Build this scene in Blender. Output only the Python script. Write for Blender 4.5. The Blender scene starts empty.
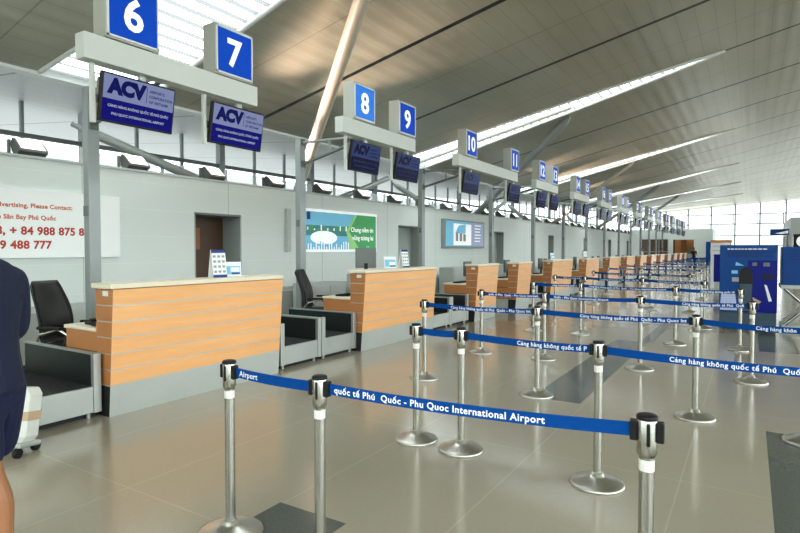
import bpy, math, random
from mathutils import Vector, Matrix
random.seed(4)
S = bpy.context.scene
COL = S.collection
PI = math.pi

# ------------------------------------------------------------------ materials
def lin(c):
    return tuple(((v/255)/12.92 if v/255 <= .04045 else ((v/255+.055)/1.055)**2.4) for v in c)
def mat(name, rgb, rough=.5, metal=0., emit=0., ergb=None, noise=0., nscale=6., bump=0., coat=0., spec=None, alpha=None, trans=0.):
    m = bpy.data.materials.new(name); m.use_nodes = True
    nt = m.node_tree; b = nt.nodes['Principled BSDF']
    c = lin(rgb)+(1,)
    b.inputs['Base Color'].default_value = c
    b.inputs['Roughness'].default_value = rough
    b.inputs['Metallic'].default_value = metal
    if coat: b.inputs['Coat Weight'].default_value = coat; b.inputs['Coat Roughness'].default_value = .08
    if spec is not None: b.inputs['Specular IOR Level'].default_value = spec
    if trans: b.inputs['Transmission Weight'].default_value = trans
    if alpha is not None: b.inputs['Alpha'].default_value = alpha
    if emit:
        b.inputs['Emission Color'].default_value = lin(ergb or rgb)+(1,)
        b.inputs['Emission Strength'].default_value = emit
    tc = nt.nodes.new('ShaderNodeTexCoord')
    n = nt.nodes.new('ShaderNodeTexNoise'); n.inputs['Scale'].default_value = nscale; n.inputs['Detail'].default_value = 4
    nt.links.new(tc.outputs['Object'], n.inputs['Vector'])
    if noise:
        mx = nt.nodes.new('ShaderNodeMix'); mx.data_type = 'RGBA'; mx.blend_type = 'MULTIPLY'
        mx.inputs[6].default_value = c
        r = nt.nodes.new('ShaderNodeMapRange'); r.inputs['To Min'].default_value = 1-noise; r.inputs['To Max'].default_value = 1+noise*.4
        nt.links.new(n.outputs['Fac'], r.inputs['Value'])
        mx.inputs[0].default_value = 1
        nt.links.new(r.outputs['Result'], mx.inputs[7]); nt.links.new(mx.outputs[2], b.inputs['Base Color'])
    if bump:
        bp = nt.nodes.new('ShaderNodeBump'); bp.inputs['Strength'].default_value = bump; bp.inputs['Distance'].default_value = .01
        nt.links.new(n.outputs['Fac'], bp.inputs['Height']); nt.links.new(bp.outputs['Normal'], b.inputs['Normal'])
    return m

class NT:
    """small node-graph helper"""
    def __init__(s, name, rough=.5, metal=0.):
        s.m = bpy.data.materials.new(name); s.m.use_nodes = True; s.nt = s.m.node_tree
        s.b = s.nt.nodes['Principled BSDF']; s.b.inputs['Roughness'].default_value = rough; s.b.inputs['Metallic'].default_value = metal
        tc = s.nt.nodes.new('ShaderNodeTexCoord'); s.obj = tc.outputs['Object']
        sp = s.nt.nodes.new('ShaderNodeSeparateXYZ'); s.nt.links.new(s.obj, sp.inputs[0]); s.x, s.y, s.z = sp.outputs
    def put(s, sock, v):
        if isinstance(v, (int, float)): sock.default_value = v
        elif isinstance(v, tuple): sock.default_value = v
        else: s.nt.links.new(v, sock)
    def op(s, o, a, b=0., c=0.):
        n = s.nt.nodes.new('ShaderNodeMath'); n.operation = o
        s.put(n.inputs[0], a); s.put(n.inputs[1], b); s.put(n.inputs[2], c)
        return n.outputs[0]
    def line(s, v, period, off, half):
        """1 inside a stripe of half-width `half` repeated every `period`"""
        a = s.op('SUBTRACT', v, off - period/2)
        a = s.op('FLOORED_MODULO', a, period)
        a = s.op('ABSOLUTE', s.op('SUBTRACT', a, period/2))
        return s.op('LESS_THAN', a, half)
    def inside(s, x0, x1, y0, y1):
        a = s.op('MULTIPLY', s.op('GREATER_THAN', s.x, x0), s.op('LESS_THAN', s.x, x1))
        b = s.op('MULTIPLY', s.op('GREATER_THAN', s.y, y0), s.op('LESS_THAN', s.y, y1))
        return s.op('MULTIPLY', a, b)
    def mix(s, f, a, b):
        n = s.nt.nodes.new('ShaderNodeMix'); n.data_type = 'RGBA'
        s.put(n.inputs[0], f); s.put(n.inputs[6], a); s.put(n.inputs[7], b); return n.outputs[2]
    def noise(s, scale, detail=3, stretch=None, rough=.5):
        n = s.nt.nodes.new('ShaderNodeTexNoise'); n.inputs['Scale'].default_value = scale; n.inputs['Detail'].default_value = detail
        n.inputs['Roughness'].default_value = rough
        v = s.obj
        if stretch:
            mp = s.nt.nodes.new('ShaderNodeMapping'); mp.inputs['Scale'].default_value = stretch
            s.nt.links.new(v, mp.inputs[0]); v = mp.outputs[0]
        s.nt.links.new(v, n.inputs['Vector']); return n.outputs['Fac']
    def ramp(s, f, a, b):
        n = s.nt.nodes.new('ShaderNodeMapRange'); s.put(n.inputs['Value'], f)
        n.inputs['To Min'].default_value = a; n.inputs['To Max'].default_value = b
        n.inputs['From Min'].default_value = .25; n.inputs['From Max'].default_value = .75
        return n.outputs['Result']
    def bump(s, h, st=.2, d=.01):
        n = s.nt.nodes.new('ShaderNodeBump'); n.inputs['Strength'].default_value = st; n.inputs['Distance'].default_value = d
        s.put(n.inputs['Height'], h); s.nt.links.new(n.outputs[0], s.b.inputs['Normal'])
    def color(s, v): s.put(s.b.inputs['Base Color'], v)
def C4(*rgb): return lin(rgb)+(1,)

# polished stone floor with big tiles and dark inlays
g = NT('floor_stone', .16)
n1 = g.noise(.45, 4); n2 = g.noise(40, 2)
base = g.mix(g.ramp(n1, 0., 1.), C4(150,143,125), C4(162,154,135))
base = g.mix(g.op('MULTIPLY', g.ramp(n2, 0., 1.), .12), base, C4(120,114,100))
jl = g.op('MAXIMUM', g.line(g.x, .98, -.36, .004), g.line(g.y, 1.96, 4.0, .004))
base = g.mix(g.op('MULTIPLY', jl, .22), base, C4(205,198,180))
dk = g.inside(-1.87, -1.38, 5.5, 9.75)
for r in ((-2.34, -1.85, -1.9, 2.4), (.134, .63, .3, 5.48), (-1.50, -1.31, 9.75, 16.5), (-1.87, -1.38, 16.5, 20.7), (-1.50, -1.31, 20.7, 28), (.134, .63, 9.75, 14)):
    dk = g.op('MAXIMUM', dk, g.inside(*r))
dark = g.mix(g.ramp(g.noise(60, 3), 0., 1.), C4(74,80,74), C4(88,94,88))
base = g.mix(dk, base, dark); g.color(base)
g.put(g.b.inputs['Roughness'], g.ramp(g.noise(1.1, 4), .12, .2))
M_floor = g.m

# metal ceiling planks with black expansion gaps
g = NT('ceiling_planks', .36, .4)
c0 = g.mix(g.ramp(g.noise(.9, 3, (1, .25, 1)), 0., 1.), C4(158,157,141), C4(177,175,157))
pl = g.line(g.x, .34, 0, .006); c0 = g.mix(g.op('MULTIPLY', pl, .35), c0, C4(92,90,82))
fj = g.line(g.y, 10.45/3, 5.5+10.45/6, .012); c0 = g.mix(g.op('MULTIPLY', fj, .5), c0, C4(90,88,80))
bj = g.op('MAXIMUM', g.line(g.y, 10.45, 5.5+10.45/3, .06), g.line(g.y, 10.45, 5.5+2*10.45/3, .06))
bj = g.op('MAXIMUM', bj, g.op('MULTIPLY', g.line(g.y, 10.45, 5.5, .05), g.op('GREATER_THAN', g.x, -.62)))
c0 = g.mix(bj, c0, C4(16,20,20)); g.color(c0)
wv = g.op('SINE', g.op('MULTIPLY', g.x, 2*PI/.34)); g.bump(wv, .28, .01)
M_ceil = g.m
g = NT('soffit_panels', .5, 0)
c0 = g.mix(g.line(g.y, 3.4, 1.0, .03), C4(205,208,210), C4(130,134,138))
c0 = g.mix(g.op('MULTIPLY', g.line(g.x, .6, 0, .01), .4), c0, C4(150,152,158)); g.color(c0)
M_soffit = g.m

g = NT('wall_panels', .6)
c0 = g.mix(g.ramp(g.noise(.5, 3), 0., 1.), C4(208,216,210), C4(215,222,217))
c0 = g.mix(g.op('MULTIPLY', g.line(g.y, 3.0, 4.98, .008), .5), c0, C4(110,118,114))
c0 = g.mix(g.op('MULTIPLY', g.line(g.z, .48, 2.22, .006), .45), c0, C4(228,232,228)); g.color(c0)
M_wall = g.m

g = NT('beech_boards', .42)
gr = g.noise(2.2, 4, (3, .5, 6), .6)
c0 = g.mix(g.ramp(gr, 0., 1.), C4(230,166,104), C4(239,182,122)); g.color(c0)
g.b.inputs['Coat Weight'].default_value = .15
M_wood = g.m
M_wood_shaded = mat('beech_shaded_sides', (178,116,64), .5, noise=.15, nscale=5)  # darker copy of the beech, shade of the side faces put into the colour
M_groove = mat('aluminium_groove', (176,178,172), .4, .5)
M_grooved = mat('dark_groove', (60,58,52), .6)
M_top = mat('cream_laminate', (228,218,192), .35, noise=.05, nscale=30)
M_plinth = mat('brushed_plinth', (184,190,184), .42, .3, noise=.12, nscale=3)
M_dark = mat('black_recess', (18,20,20), .7)
M_steel = mat('polished_steel', (204,203,196), .3, 1.)
M_steel2 = mat('satin_steel', (178,177,168), .26, 1., noise=.05)
M_blackp = mat('black_plastic', (16,17,18), .5, spec=.3)
M_tape = mat('white_tape', (225,224,216), .6)
M_belt = mat('blue_webbing', (0,66,140), .8, noise=.08, nscale=60, spec=.12)
M_belt_txt = mat('belt_print_white', (235,240,246), .6)
M_grey = mat('grey_painted_steel', (178,184,180), .45, .1, noise=.04)
M_greydk = mat('grey_painted_steel_dark', (104,110,108), .5, .2)
M_post = mat('post_grey_paint', (146,153,152), .42, .3, noise=.06)
M_beam = mat('beam_grey_paint', (198,202,196), .5, 0, noise=.03)
M_box = mat('sign_box_side', (168,170,160), .5)
M_signb = mat('sign_blue_acrylic', (0,50,140), .45, emit=.35, ergb=(0,76,205), spec=.1)
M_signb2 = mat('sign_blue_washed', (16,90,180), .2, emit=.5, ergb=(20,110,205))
M_white = mat('white_acrylic', (240,242,244), .35, emit=.35)
M_frame = mat('white_frame', (214,218,216), .4)
M_tvtop = mat('screen_lilac', (30,34,48), .2, emit=.42, ergb=(160,172,222), spec=.06)
M_tvbot = mat('screen_navy', (3,3,16), .2, emit=.5, ergb=(12,8,135), spec=.04)
M_tvtxt = mat('screen_white_print', (120,124,140), .3, emit=.5)
M_tvnavy = mat('screen_navy_letters', (3,4,30), .3, emit=.3, ergb=(14,20,125), spec=.04)
M_tvtop2 = mat('screen_dim_top', (12,16,36), .2, emit=.3, ergb=(60,84,150), spec=.05)
M_tvbot2 = mat('screen_dim_navy', (2,3,14), .2, emit=.22, ergb=(6,12,84), spec=.04)
M_tvtxt2 = mat('screen_dim_print', (40,50,90), .4, emit=.15, spec=.05)
M_house = mat('tv_housing', (140,137,126), .5)
M_rubber = mat('ribbed_rubber', (38,42,40), .75, noise=.3, nscale=40, bump=.4)
M_convd = mat('conveyor_inner_panel', (50,55,53), .35, .5)
M_convs = mat('conveyor_steel', (172,176,170), .36, .55, noise=.1, nscale=4)
M_leather = mat('black_leather', (22,23,24), .38, bump=.15, noise=.2, nscale=25)
M_chrome = mat('chrome', (215,215,212), .12, 1.)
M_paper = mat('white_card', (232,236,236), .6)
M_cyan = mat('pale_cyan_print', (120,190,220), .6)
M_navy = mat('navy_print', (24,50,120), .6)
M_grprint = mat('grey_print', (150,152,150), .6)
M_red = mat('red_lettering', (178,52,36), .6)
M_orange = mat('orange_lettering', (200,96,48), .6)
M_board = mat('white_board', (240,243,240), .5)
M_brown = mat('dark_brown_door', (78,52,30), .5, noise=.2)
M_doorg = mat('grey_door', (150,157,152), .5)
M_green = mat('green_print', (52,160,84), .4, emit=.12)
M_green2 = mat('light_green_print', (150,210,130), .4, emit=.12)
M_sky = mat('sky_blue_print', (110,190,222), .4, emit=.15)
M_teal = mat('teal_print', (40,130,130), .4, emit=.1)
M_lilac = mat('lilac_print', (160,172,205), .4, emit=.12)
M_lamp = mat('lamp_reflector', (250,248,238), .4, emit=1.2)
M_lampd = mat('lamp_housing', (96,98,92), .45, .2)
M_kiosk = mat('kiosk_blue', (0,66,138), .35, noise=.35, nscale=1.5, spec=.2)
M_kiosk2 = mat('kiosk_deep_blue', (0,16,120), .35, spec=.2)
M_kbase = mat('kiosk_base_grey', (44,66,84), .35)
M_skin = mat('skin', (160,108,72), .5, noise=.08, nscale=14)
M_cloth = mat('navy_cloth', (12,22,52), .85, noise=.25, nscale=12, bump=.3)
M_cloth2 = mat('navy_shorts_cloth', (8,18,60), .85, noise=.25, nscale=12, bump=.3)
M_hair = mat('black_hair', (14,12,11), .5)
M_shoe = mat('dark_shoe', (30,30,32), .6)
M_wrap = mat('plastic_wrap', (220,222,214), .25, noise=.18, nscale=9, bump=.6)
M_tan = mat('tan_band', (186,160,128), .6)
M_strut = mat('strut_cream_paint', (196,186,168), .4, .1)
M_strutg = mat('strut_grey_paint', (150,156,152), .4, .2)
M_bar = bpy.data.materials.new('translucent_louvre'); M_bar.use_nodes = True
_n = M_bar.node_tree; _n.nodes.remove(_n.nodes['Principled BSDF']); _t = _n.nodes.new('ShaderNodeBsdfTranslucent'); _t.inputs[0].default_value = (.10, .103, .103, 1)
_n.links.new(_t.outputs[0], _n.nodes['Material Output'].inputs[0])
M_mull = mat('mullion_grey', (150,156,158), .5)
M_interior = mat('office_brown', (150,98,56), .6, noise=.2)
M_orangew = mat('orange_timber', (214,140,88), .5, noise=.1)
# thin clear glass
M_glass = bpy.data.materials.new('clear_glass'); M_glass.use_nodes = True
nt = M_glass.node_tree; nt.nodes.remove(nt.nodes['Principled BSDF'])
o_ = nt.nodes['Material Output']; mx = nt.nodes.new('ShaderNodeMixShader'); t_ = nt.nodes.new('ShaderNodeBsdfTransparent'); gl = nt.nodes.new('ShaderNodeBsdfGlossy')
lw_ = nt.nodes.new('ShaderNodeLayerWeight'); lw_.inputs[0].default_value = .5; pw_ = nt.nodes.new('ShaderNodeMath'); pw_.operation = 'POWER'; pw_.inputs[1].default_value = 4; nt.links.new(lw_.outputs['Facing'], pw_.inputs[0]); fr = nt.nodes.new('ShaderNodeMath'); fr.operation = 'MULTIPLY_ADD'; fr.inputs[1].default_value = .45; fr.inputs[2].default_value = .04; nt.links.new(pw_.outputs[0], fr.inputs[0])
t_.inputs[0].default_value = (.93, .96, .96, 1); gl.inputs['Roughness'].default_value = .02
nt.links.new(fr.outputs[0], mx.inputs[0]); nt.links.new(t_.outputs[0], mx.inputs[1]); nt.links.new(gl.outputs[0], mx.inputs[2]); nt.links.new(mx.outputs[0], o_.inputs[0])

# ------------------------------------------------------------------ mesh helpers
class MB:
    def __init__(s): s.v = []; s.f = []; s.mi = []; s.sm = []; s.mats = []
    def m(s, material):
        if material not in s.mats: s.mats.append(material)
        return s.mats.index(material)
    def add(s, vs, fs, material, smooth=False):
        b = len(s.v); k = s.m(material); s.v += [tuple(p) for p in vs]
        for f in fs: s.f.append([b+i for i in f]); s.mi.append(k); s.sm.append(smooth)
        return s
    def box(s, x0, x1, y0, y1, z0, z1, material, M=None):
        vs = [Vector(p) for p in ((x0,y0,z0),(x1,y0,z0),(x1,y1,z0),(x0,y1,z0),(x0,y0,z1),(x1,y0,z1),(x1,y1,z1),(x0,y1,z1))]
        if M: vs = [M @ p for p in vs]
        return s.add(vs, [(3,2,1,0),(4,5,6,7),(0,1,5,4),(1,2,6,5),(2,3,7,6),(3,0,4,7)], material)
    def bbox(s, x0, x1, y0, y1, z0, z1, material, r=.01, M=None):
        """box with chamfered vertical + horizontal edges (octagon loft)"""
        def ring(z, i):
            return [(x0+i,y0+r+0),(x0+r,y0+i),(x1-r,y0+i),(x1-i,y0+r),(x1-i,y1-r),(x1-r,y1-i),(x0+r,y1-i),(x0+i,y1-r)], z
        vs = []
        for z, i in ((z0, r*.7), (z0+r, 0), (z1-r, 0), (z1, r*.7)):
            pts, zz = ring(z, i)
            vs += [Vector((p[0], p[1], zz)) for p in pts]
        if M: vs = [M @ p for p in vs]
        fs = [tuple(reversed(range(8))), tuple(range(24, 32))]
        for k in range(3):
            for i in range(8): j = (i+1) % 8; fs.append((k*8+i, k*8+j, k*8+8+j, k*8+8+i))
        return s.add(vs, fs, material)
    def prism(s, poly, axis, a, b, material, cap=None):
        """poly: list of 2D points; axis 'y': (x,z) extruded a..b in y; 'x': (y,z); 'z': (x,y)"""
        def P(p, t): return {'y': (p[0], t, p[1]), 'x': (t, p[0], p[1]), 'z': (p[0], p[1], t)}[axis]
        n = len(poly); vs = [P(p, a) for p in poly]+[P(p, b) for p in poly]
        s.add(vs, [(i, (i+1) % n, n+(i+1) % n, n+i) for i in range(n)], material)
        s.add(vs, [tuple(reversed(range(n))), tuple(range(n, 2*n))], cap or material)
        return s
    def tube(s, p0, p1, r, material, n=12, r1=None, caps=True):
        p0 = Vector(p0); p1 = Vector(p1); d = (p1-p0).normalized()
        u = d.orthogonal().normalized(); w = d.cross(u); r1 = r if r1 is None else r1
        vs = []
        for p, rr in ((p0, r), (p1, r1)):
            for i in range(n): a = 2*PI*i/n; vs.append(p+(u*math.cos(a)+w*math.sin(a))*rr)
        s.add(vs, [(i, (i+1) % n, n+(i+1) % n, n+i) for i in range(n)], material, True)
        if caps: s.add(vs, [tuple(reversed(range(n))), tuple(range(n, 2*n))], material)
        return s
    def path(s, pts, r, material, n=10):
        for a, b in zip(pts, pts[1:]): s.tube(a, b, r, material, n)
        return s
    def lathe(s, prof, material, c=(0, 0, 0), n=28, smooth=True):
        vs = []
        for r, z in prof:
            for i in range(n): a = 2*PI*i/n; vs.append((c[0]+r*math.cos(a), c[1]+r*math.sin(a), c[2]+z))
        fs = []
        for k in range(len(prof)-1):
            for i in range(n): j = (i+1) % n; fs.append((k*n+i, k*n+j, k*n+n+j, k*n+n+i))
        s.add(vs, fs, material, smooth)
        if prof[0][0] > 1e-4: s.add(vs[:n], [tuple(reversed(range(n)))], material)
        if prof[-1][0] > 1e-4: s.add(vs[-n:], [tuple(range(n))], material)
        return s
    def quad(s, pts, material): return s.add(pts, [tuple(range(len(pts)))], material)
    def ellipsoid(s, c, r, material, n=20, m=12, M=None):
        vs = []; fs = []
        for k in range(m+1):
            t = PI*k/m
            for i in range(n):
                a = 2*PI*i/n; p = Vector((c[0]+r[0]*math.sin(t)*math.cos(a), c[1]+r[1]*math.sin(t)*math.sin(a), c[2]-r[2]*math.cos(t)))
                vs.append(M @ p if M else p)
        for k in range(m):
            for i in range(n): j = (i+1) % n; fs.append((k*n+i, k*n+j, k*n+n+j, k*n+n+i))
        return s.add(vs, fs, material, True)
    def text(s, string, size, mapf, material, bold=.0, space=1., align='LEFT'):
        """flat lettering; mapf(u, v) -> 3D point"""
        vs, fs, w = glyphs(string, size, bold, space)
        off = {'LEFT': 0, 'CENTER': -w/2, 'RIGHT': -w}[align]
        return s.add([mapf(u+off, v) for u, v in vs], fs, material)
    def build(s, name, parent=None, bevel=0., loc=None):
        me = bpy.data.meshes.new(name); me.from_pydata(s.v, [], s.f)
        for mm in s.mats: me.materials.append(mm)
        me.polygons.foreach_set('material_index', s.mi); me.polygons.foreach_set('use_smooth', s.sm); me.update()
        o = bpy.data.objects.new(name, me); COL.objects.link(o)
        if parent: o.parent = parent
        if loc: o.location = loc
        if bevel:
            b = o.modifiers.new('bevel', 'BEVEL'); b.width = bevel; b.segments = 2; b.limit_method = 'ANGLE'; b.angle_limit = math.radians(40)
        return o
_gc = {}
def glyphs(string, size, bold=0., space=1.):
    key = (string, size, bold, space)
    if key in _gc: return _gc[key]
    cu = bpy.data.curves.new('lettering', 'FONT'); cu.body = string; cu.size = size; cu.offset = bold; cu.space_character = space
    cu.resolution_u = 3
    ob = bpy.data.objects.new('lettering', cu); COL.objects.link(ob)
    dg = bpy.context.evaluated_depsgraph_get(); dg.update()
    ev = ob.evaluated_get(dg); me = ev.to_mesh()
    vs = [(v.co.x, v.co.y) for v in me.vertices]; fs = [tuple(p.vertices) for p in me.polygons]
    ev.to_mesh_clear(); bpy.data.objects.remove(ob); bpy.data.curves.remove(cu)
    x0 = min(v[0] for v in vs) if vs else 0; w = (max(v[0] for v in vs)-x0) if vs else 0
    vs = [(a-x0, b) for a, b in vs]
    _gc[key] = (vs, fs, w); return _gc[key]

_raw = glyphs
MARKS = {'ả': ('a', 'hook', 0), 'Ả': ('A', 'hook', 1), 'ế': ('ê', 'acute', 0), 'ố': ('ô', 'acute', 0), 'Ế': ('Ê', 'acute', 1), 'Ố': ('Ô', 'acute', 1),
         'ề': ('ê', 'grave', 0), 'ữ': ('ũ', 'horn', 0), 'ơ': ('o', 'horn', 0)}
_cc = {}
def glyphs(string, size, bold=0., space=1.):
    """lettering with the stacked Vietnamese accents drawn as small strokes above the base letters"""
    key = (string, size, bold, space)
    if key in _cc: return _cc[key]
    plain = ''.join(MARKS[c][0] if c in MARKS else c for c in string)
    vs, fs, w = _raw(plain, size, bold, space)
    vs = list(vs); fs = list(fs); t = .05*size+bold
    for i, c in enumerate(string):
        if c not in MARKS: continue
        b, kind, cap = MARKS[c]
        wb = _raw(b, size, bold, space)[2]; cx = _raw(plain[:i+1], size, bold, space)[2]-wb/2
        top = size*((.90 if cap else .72) if kind in ('acute', 'grave') else (.74 if cap else .56))
        if kind == 'acute': st = [[(cx+.07*size, top-.05*size), (cx+.2*size, top+.11*size)]]
        elif kind == 'grave': st = [[(cx-.07*size, top-.05*size), (cx-.2*size, top+.11*size)]]
        elif kind == 'horn': st = [[(cx+wb*.36, .44*size), (cx+wb*.5+.07*size, .50*size), (cx+wb*.5+.07*size, .60*size)]]
        else: st = [[(cx-.06*size, top+.13*size), (cx, top+.17*size), (cx+.06*size, top+.12*size), (cx, top+.06*size), (cx, top)]]
        for line in st:
            for p, q in zip(line, line[1:]):
                dx, dy = q[0]-p[0], q[1]-p[1]; L = math.hypot(dx, dy); nx, ny = -dy/L*t/2, dx/L*t/2; k = len(vs)
                vs += [(p[0]+nx, p[1]+ny), (p[0]-nx, p[1]-ny), (q[0]-nx, q[1]-ny), (q[0]+nx, q[1]+ny)]; fs.append((k, k+1, k+2, k+3))
    _cc[key] = (vs, fs, w); return _cc[key]

def tag(o, label, cat, group=None):
    o['label'] = label; o['category'] = cat
    if group: o['group'] = group
    return o
def thing(name, label, cat, loc=(0, 0, 0), rz=0., group=None):
    o = bpy.data.objects.new(name, None); COL.objects.link(o); o.empty_display_size = .1
    o.location = loc; o.rotation_euler = (0, 0, rz); return tag(o, label, cat, group)
def struct(o): o['kind'] = 'structure'; return o
def copy_tree(o, parent=None, loc=None, rz=None, label=None):
    c = o.copy(); COL.objects.link(c); c.parent = parent
    if loc is not None: c.location = loc
    if rz is not None: c.rotation_euler = (0, 0, rz)
    if label: c['label'] = label
    for ch in list(o.children): copy_tree(ch, c)
    return c
def ordw(i): return ['first','second','third','fourth','fifth','sixth','seventh','eighth','ninth','tenth','eleventh','twelfth','thirteenth','fourteenth','fifteenth','sixteenth','seventeenth','eighteenth','nineteenth','twentieth'][i]

# ------------------------------------------------------------------ camera
cam = bpy.data.cameras.new('camera'); co = bpy.data.objects.new('camera', cam); COL.objects.link(co); S.camera = co
cam.sensor_width = 36; cam.lens = 559/800*36; cam.clip_start = .05; cam.clip_end = 500
co.location = (0, 0, 1.5)
co.rotation_euler = (PI/2-math.atan(17/559), 0, math.atan(350/559))

# ------------------------------------------------------------------ setting
struct(MB().box(-9.4, 18, -9, 73, -.2, 0, M_floor).build('floor'))

PER = 10.45
def slot_w(x): return 0 if x >= -.6 else .95*((-.6-x)/9.1)**.75
def zc(x, y):
    s = .227 if y < 34 else .227-(.227-.075)*min(1, (y-34)/36)
    s = s if x < 0 or y > 34 else s
    if x > 10: return 6.5+s*10+(x-10)*.05
    return 6.5+s*x
SL = [5.5+PER*k for k in range(-1, 7)]
mb = MB(); TH = .12
xs = [-9.7+i*.35 for i in range(27)]+[-.25, .2, 1.5, 3, 5, 8, 10, 14, 18]
def bay(y0f, y1f, mb):
    n = 14; vs = []
    for x in xs:
        a, b = y0f(x), y1f(x)
        for j in range(n+1):
            y = a+(b-a)*j/n; vs.append((x, y, zc(x, y)))
    N = len(vs); vs += [(p[0], p[1], p[2]+TH) for p in vs]
    fs = []
    W = n+1
    for i in range(len(xs)-1):
        for j in range(n):
            q = (i*W+j, i*W+j+1, (i+1)*W+j+1, (i+1)*W+j)
            fs.append(q); fs.append(tuple(k+N for k in reversed(q)))
        for j in (0, n):
            q = (i*W+j, (i+1)*W+j, (i+1)*W+j+N, i*W+j+N); fs.append(q)
    mb.add(vs, fs, M_ceil)
for k in range(len(SL)-1):
    bay(lambda x, k=k: SL[k]+slot_w(x), lambda x, k=k: SL[k+1]-slot_w(x), mb)
bay(lambda x: SL[-1]+slot_w(x), lambda x: 73., mb)
struct(mb.build('ceiling'))
# eave wing beyond the valley
mb = MB()
def zw(x, y): return zc(-9.7, y)+.095*(-9.7-x)
ys = [-5, 10, 20, 30, 34, 45, 55, 65, 73]
vs = []
for y in ys:
    for x in (-9.7, -13, -22): vs.append((x, y, zw(x, y)))
N = len(vs); vs += [(p[0], p[1], p[2]+.15) for p in vs]; fs = []
for i in range(len(ys)-1):
    for j in range(2):
        q = (i*3+j, i*3+j+1, i*3+j+4, i*3+j+3); fs += [q, tuple(k+N for k in reversed(q))]
    fs.append((i*3+2, i*3+5, i*3+5+N, i*3+2+N))
mb.add(vs, fs, M_soffit)
struct(mb.build('ceiling_eave'))
# valley gutter
mb = MB()
for a, b in zip(ys, ys[1:]):
    for (ya, yb) in ((a, b),):
        za, zb = zc(-9.7, ya), zc(-9.7, yb)
        mb.add([(-9.8, ya, za-.03), (-9.6, ya, za-.03), (-9.6, yb, zb-.03), (-9.8, yb, zb-.03), (-9.8, ya, za+.2), (-9.6, ya, za+.2), (-9.6, yb, zb+.2), (-9.8, yb, zb+.2)],
               [(0,1,2,3), (0,1,5,4), (1,2,6,5), (2,3,7,6), (3,0,4,7)], M_frame)
struct(mb.build('trim_1'))

# skylights: bars, side rails, spine tube, glass above
for k, yc in enumerate(SL[:7]):
    t = thing('skylight', '', 'skylight'); del t['label']; del t['category']; struct(t); t.name = 'window_%d' % (k+1)
    mb = MB(); x = -9.55; bw = .07 if k < 2 else .04
    while x < -.9:
        w = slot_w(x); z = zc(x, yc)
        if w > .04: mb.quad([(x-bw, yc-w, z+.05), (x+bw, yc-w, z+.05), (x+bw, yc+w, z+.05), (x-bw, yc+w, z+.05)], M_bar)
        x += .26
    mb.build('skylight_bars', t)
    mb = MB(); xx = [-9.7+.7*i for i in range(14)]
    for a, b in zip(xx, xx[1:]):
        if b > -.55: b = -.6
        for s_ in (-1, 1):
            mb.tube((a, yc+s_*slot_w(a), zc(a, yc)), (b, yc+s_*slot_w(b), zc(b, yc)), .045, M_frame, 8)
    mb.build('skylight_rim', t)
    if k > 1:
        MB().tube((-9.7, yc-.05, zc(-9.7, yc)-.02), (-4.3, yc-.02, zc(-4.3, yc)-.02), .10, M_beam, 14, r1=.07).build('spine_tube', t)
    gz = .35
    MB().quad([(-9.7, yc-1, zc(-9.7, yc)+gz), (-.5, yc-1, zc(-.5, yc)+gz), (-.5, yc+1, zc(-.5, yc)+gz), (-9.7, yc+1, zc(-9.7, yc)+gz)], M_glass).build('skylight_glass', t)

# long back wall with door recesses  (X=-9.2)
WX = -9.2; WZ = 2.87
doors = [(7.13, 8.32, 2.23), (14.58, 15.87, 2.25), (22.2, 23.3, 2.27), (29.7, 30.7, 2.27), (37.2, 38.2, 2.27), (44.7, 45.7, 2.27), (52.2, 53.2, 2.27)]
mb = MB(); y = -9
for a, b, h in doors:
    mb.box(-9.4, WX, y, a, 0, WZ, M_wall); mb.box(-9.4, WX, a, b, h, WZ, M_wall)
    y = b
mb.box(-9.4, WX, y, 60, 0, WZ, M_wall)
struct(mb.build('wall_left'))
struct(MB().box(-9.5, WX+.03, -9, 60, WZ, WZ+.04, M_grey).build('trim_2'))
struct(MB().box(WX, WX+.02, -9, 60, 0, .12, M_greydk).build('baseboard_left'))
for i, (a, b, h) in enumerate(doors):
    d = bpy.data.objects.new('door_%d' % (i+1), None); COL.objects.link(d); struct(d); d.location = (-9.4, (a+b)/2, 0)
    w = (b-a)/2
    fm = MB()
    for s_ in (-1, 1): fm.box(-.35, .2, s_*w-.03*(s_ > 0), s_*w+.03*(s_ < 0), 0, h, M_doorg)
    fm.box(-.35, .2, -w, w, h-.04, h, M_greydk); fm.build('door_frame', d)
    if i == 0:
        MB().box(-.42, -.36, -w-.05, w+.05, 0, h, M_brown).build('door_leaf', d)
        MB().box(-.36, -.05, -w+.03, -w+.1, 0, h-.04, M_grey).build('door_edge', d)
        MB().box(-.355, -.34, -.18, -.04, 1.5, 1.95, M_interior).build('door_window', d)
    else:
        MB().box(-.16, -.1, -w+.03, w-.03, .01, h-.04, M_doorg).build('door_leaf', d)
        MB().tube((-.09, w-.15, .95), (-.09, w-.15, 1.15), .012, M_chrome).build('door_handle', d)
# flat roof of the offices behind the wall; the gallery glazing stands on it
struct(MB().box(-13.2, -9.4, -9, 60, 2.7, 2.8, M_grey).build('ceiling_offices'))
# gallery glazing X=-13
mb = MB(); gl_ = MB(); y = -4.6; 
while y < 60:
    top = zw(-13, y)
    big = (round((y+4.6)/1.3) % 3 == 0)
    r = .09 if big else .035
    mb.box(-13-r, -13+r, y-r, y+r, 2.8, top, M_mull)
    y += 1.3
mb.box(-13.05, -12.95, -4.6, 60, 3.86, 3.95, M_greydk); mb.box(-13.04, -12.96, -4.6, 60, 3.12, 3.16, M_mull)
w_ = mb.build('window_20'); struct(w_)
MB().quad([(-13, -4.6, 2.8), (-13, 60, 2.8), (-13, 60, 4.6), (-13, -4.6, 4.6)], M_glass).build('pane', w_)
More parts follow.
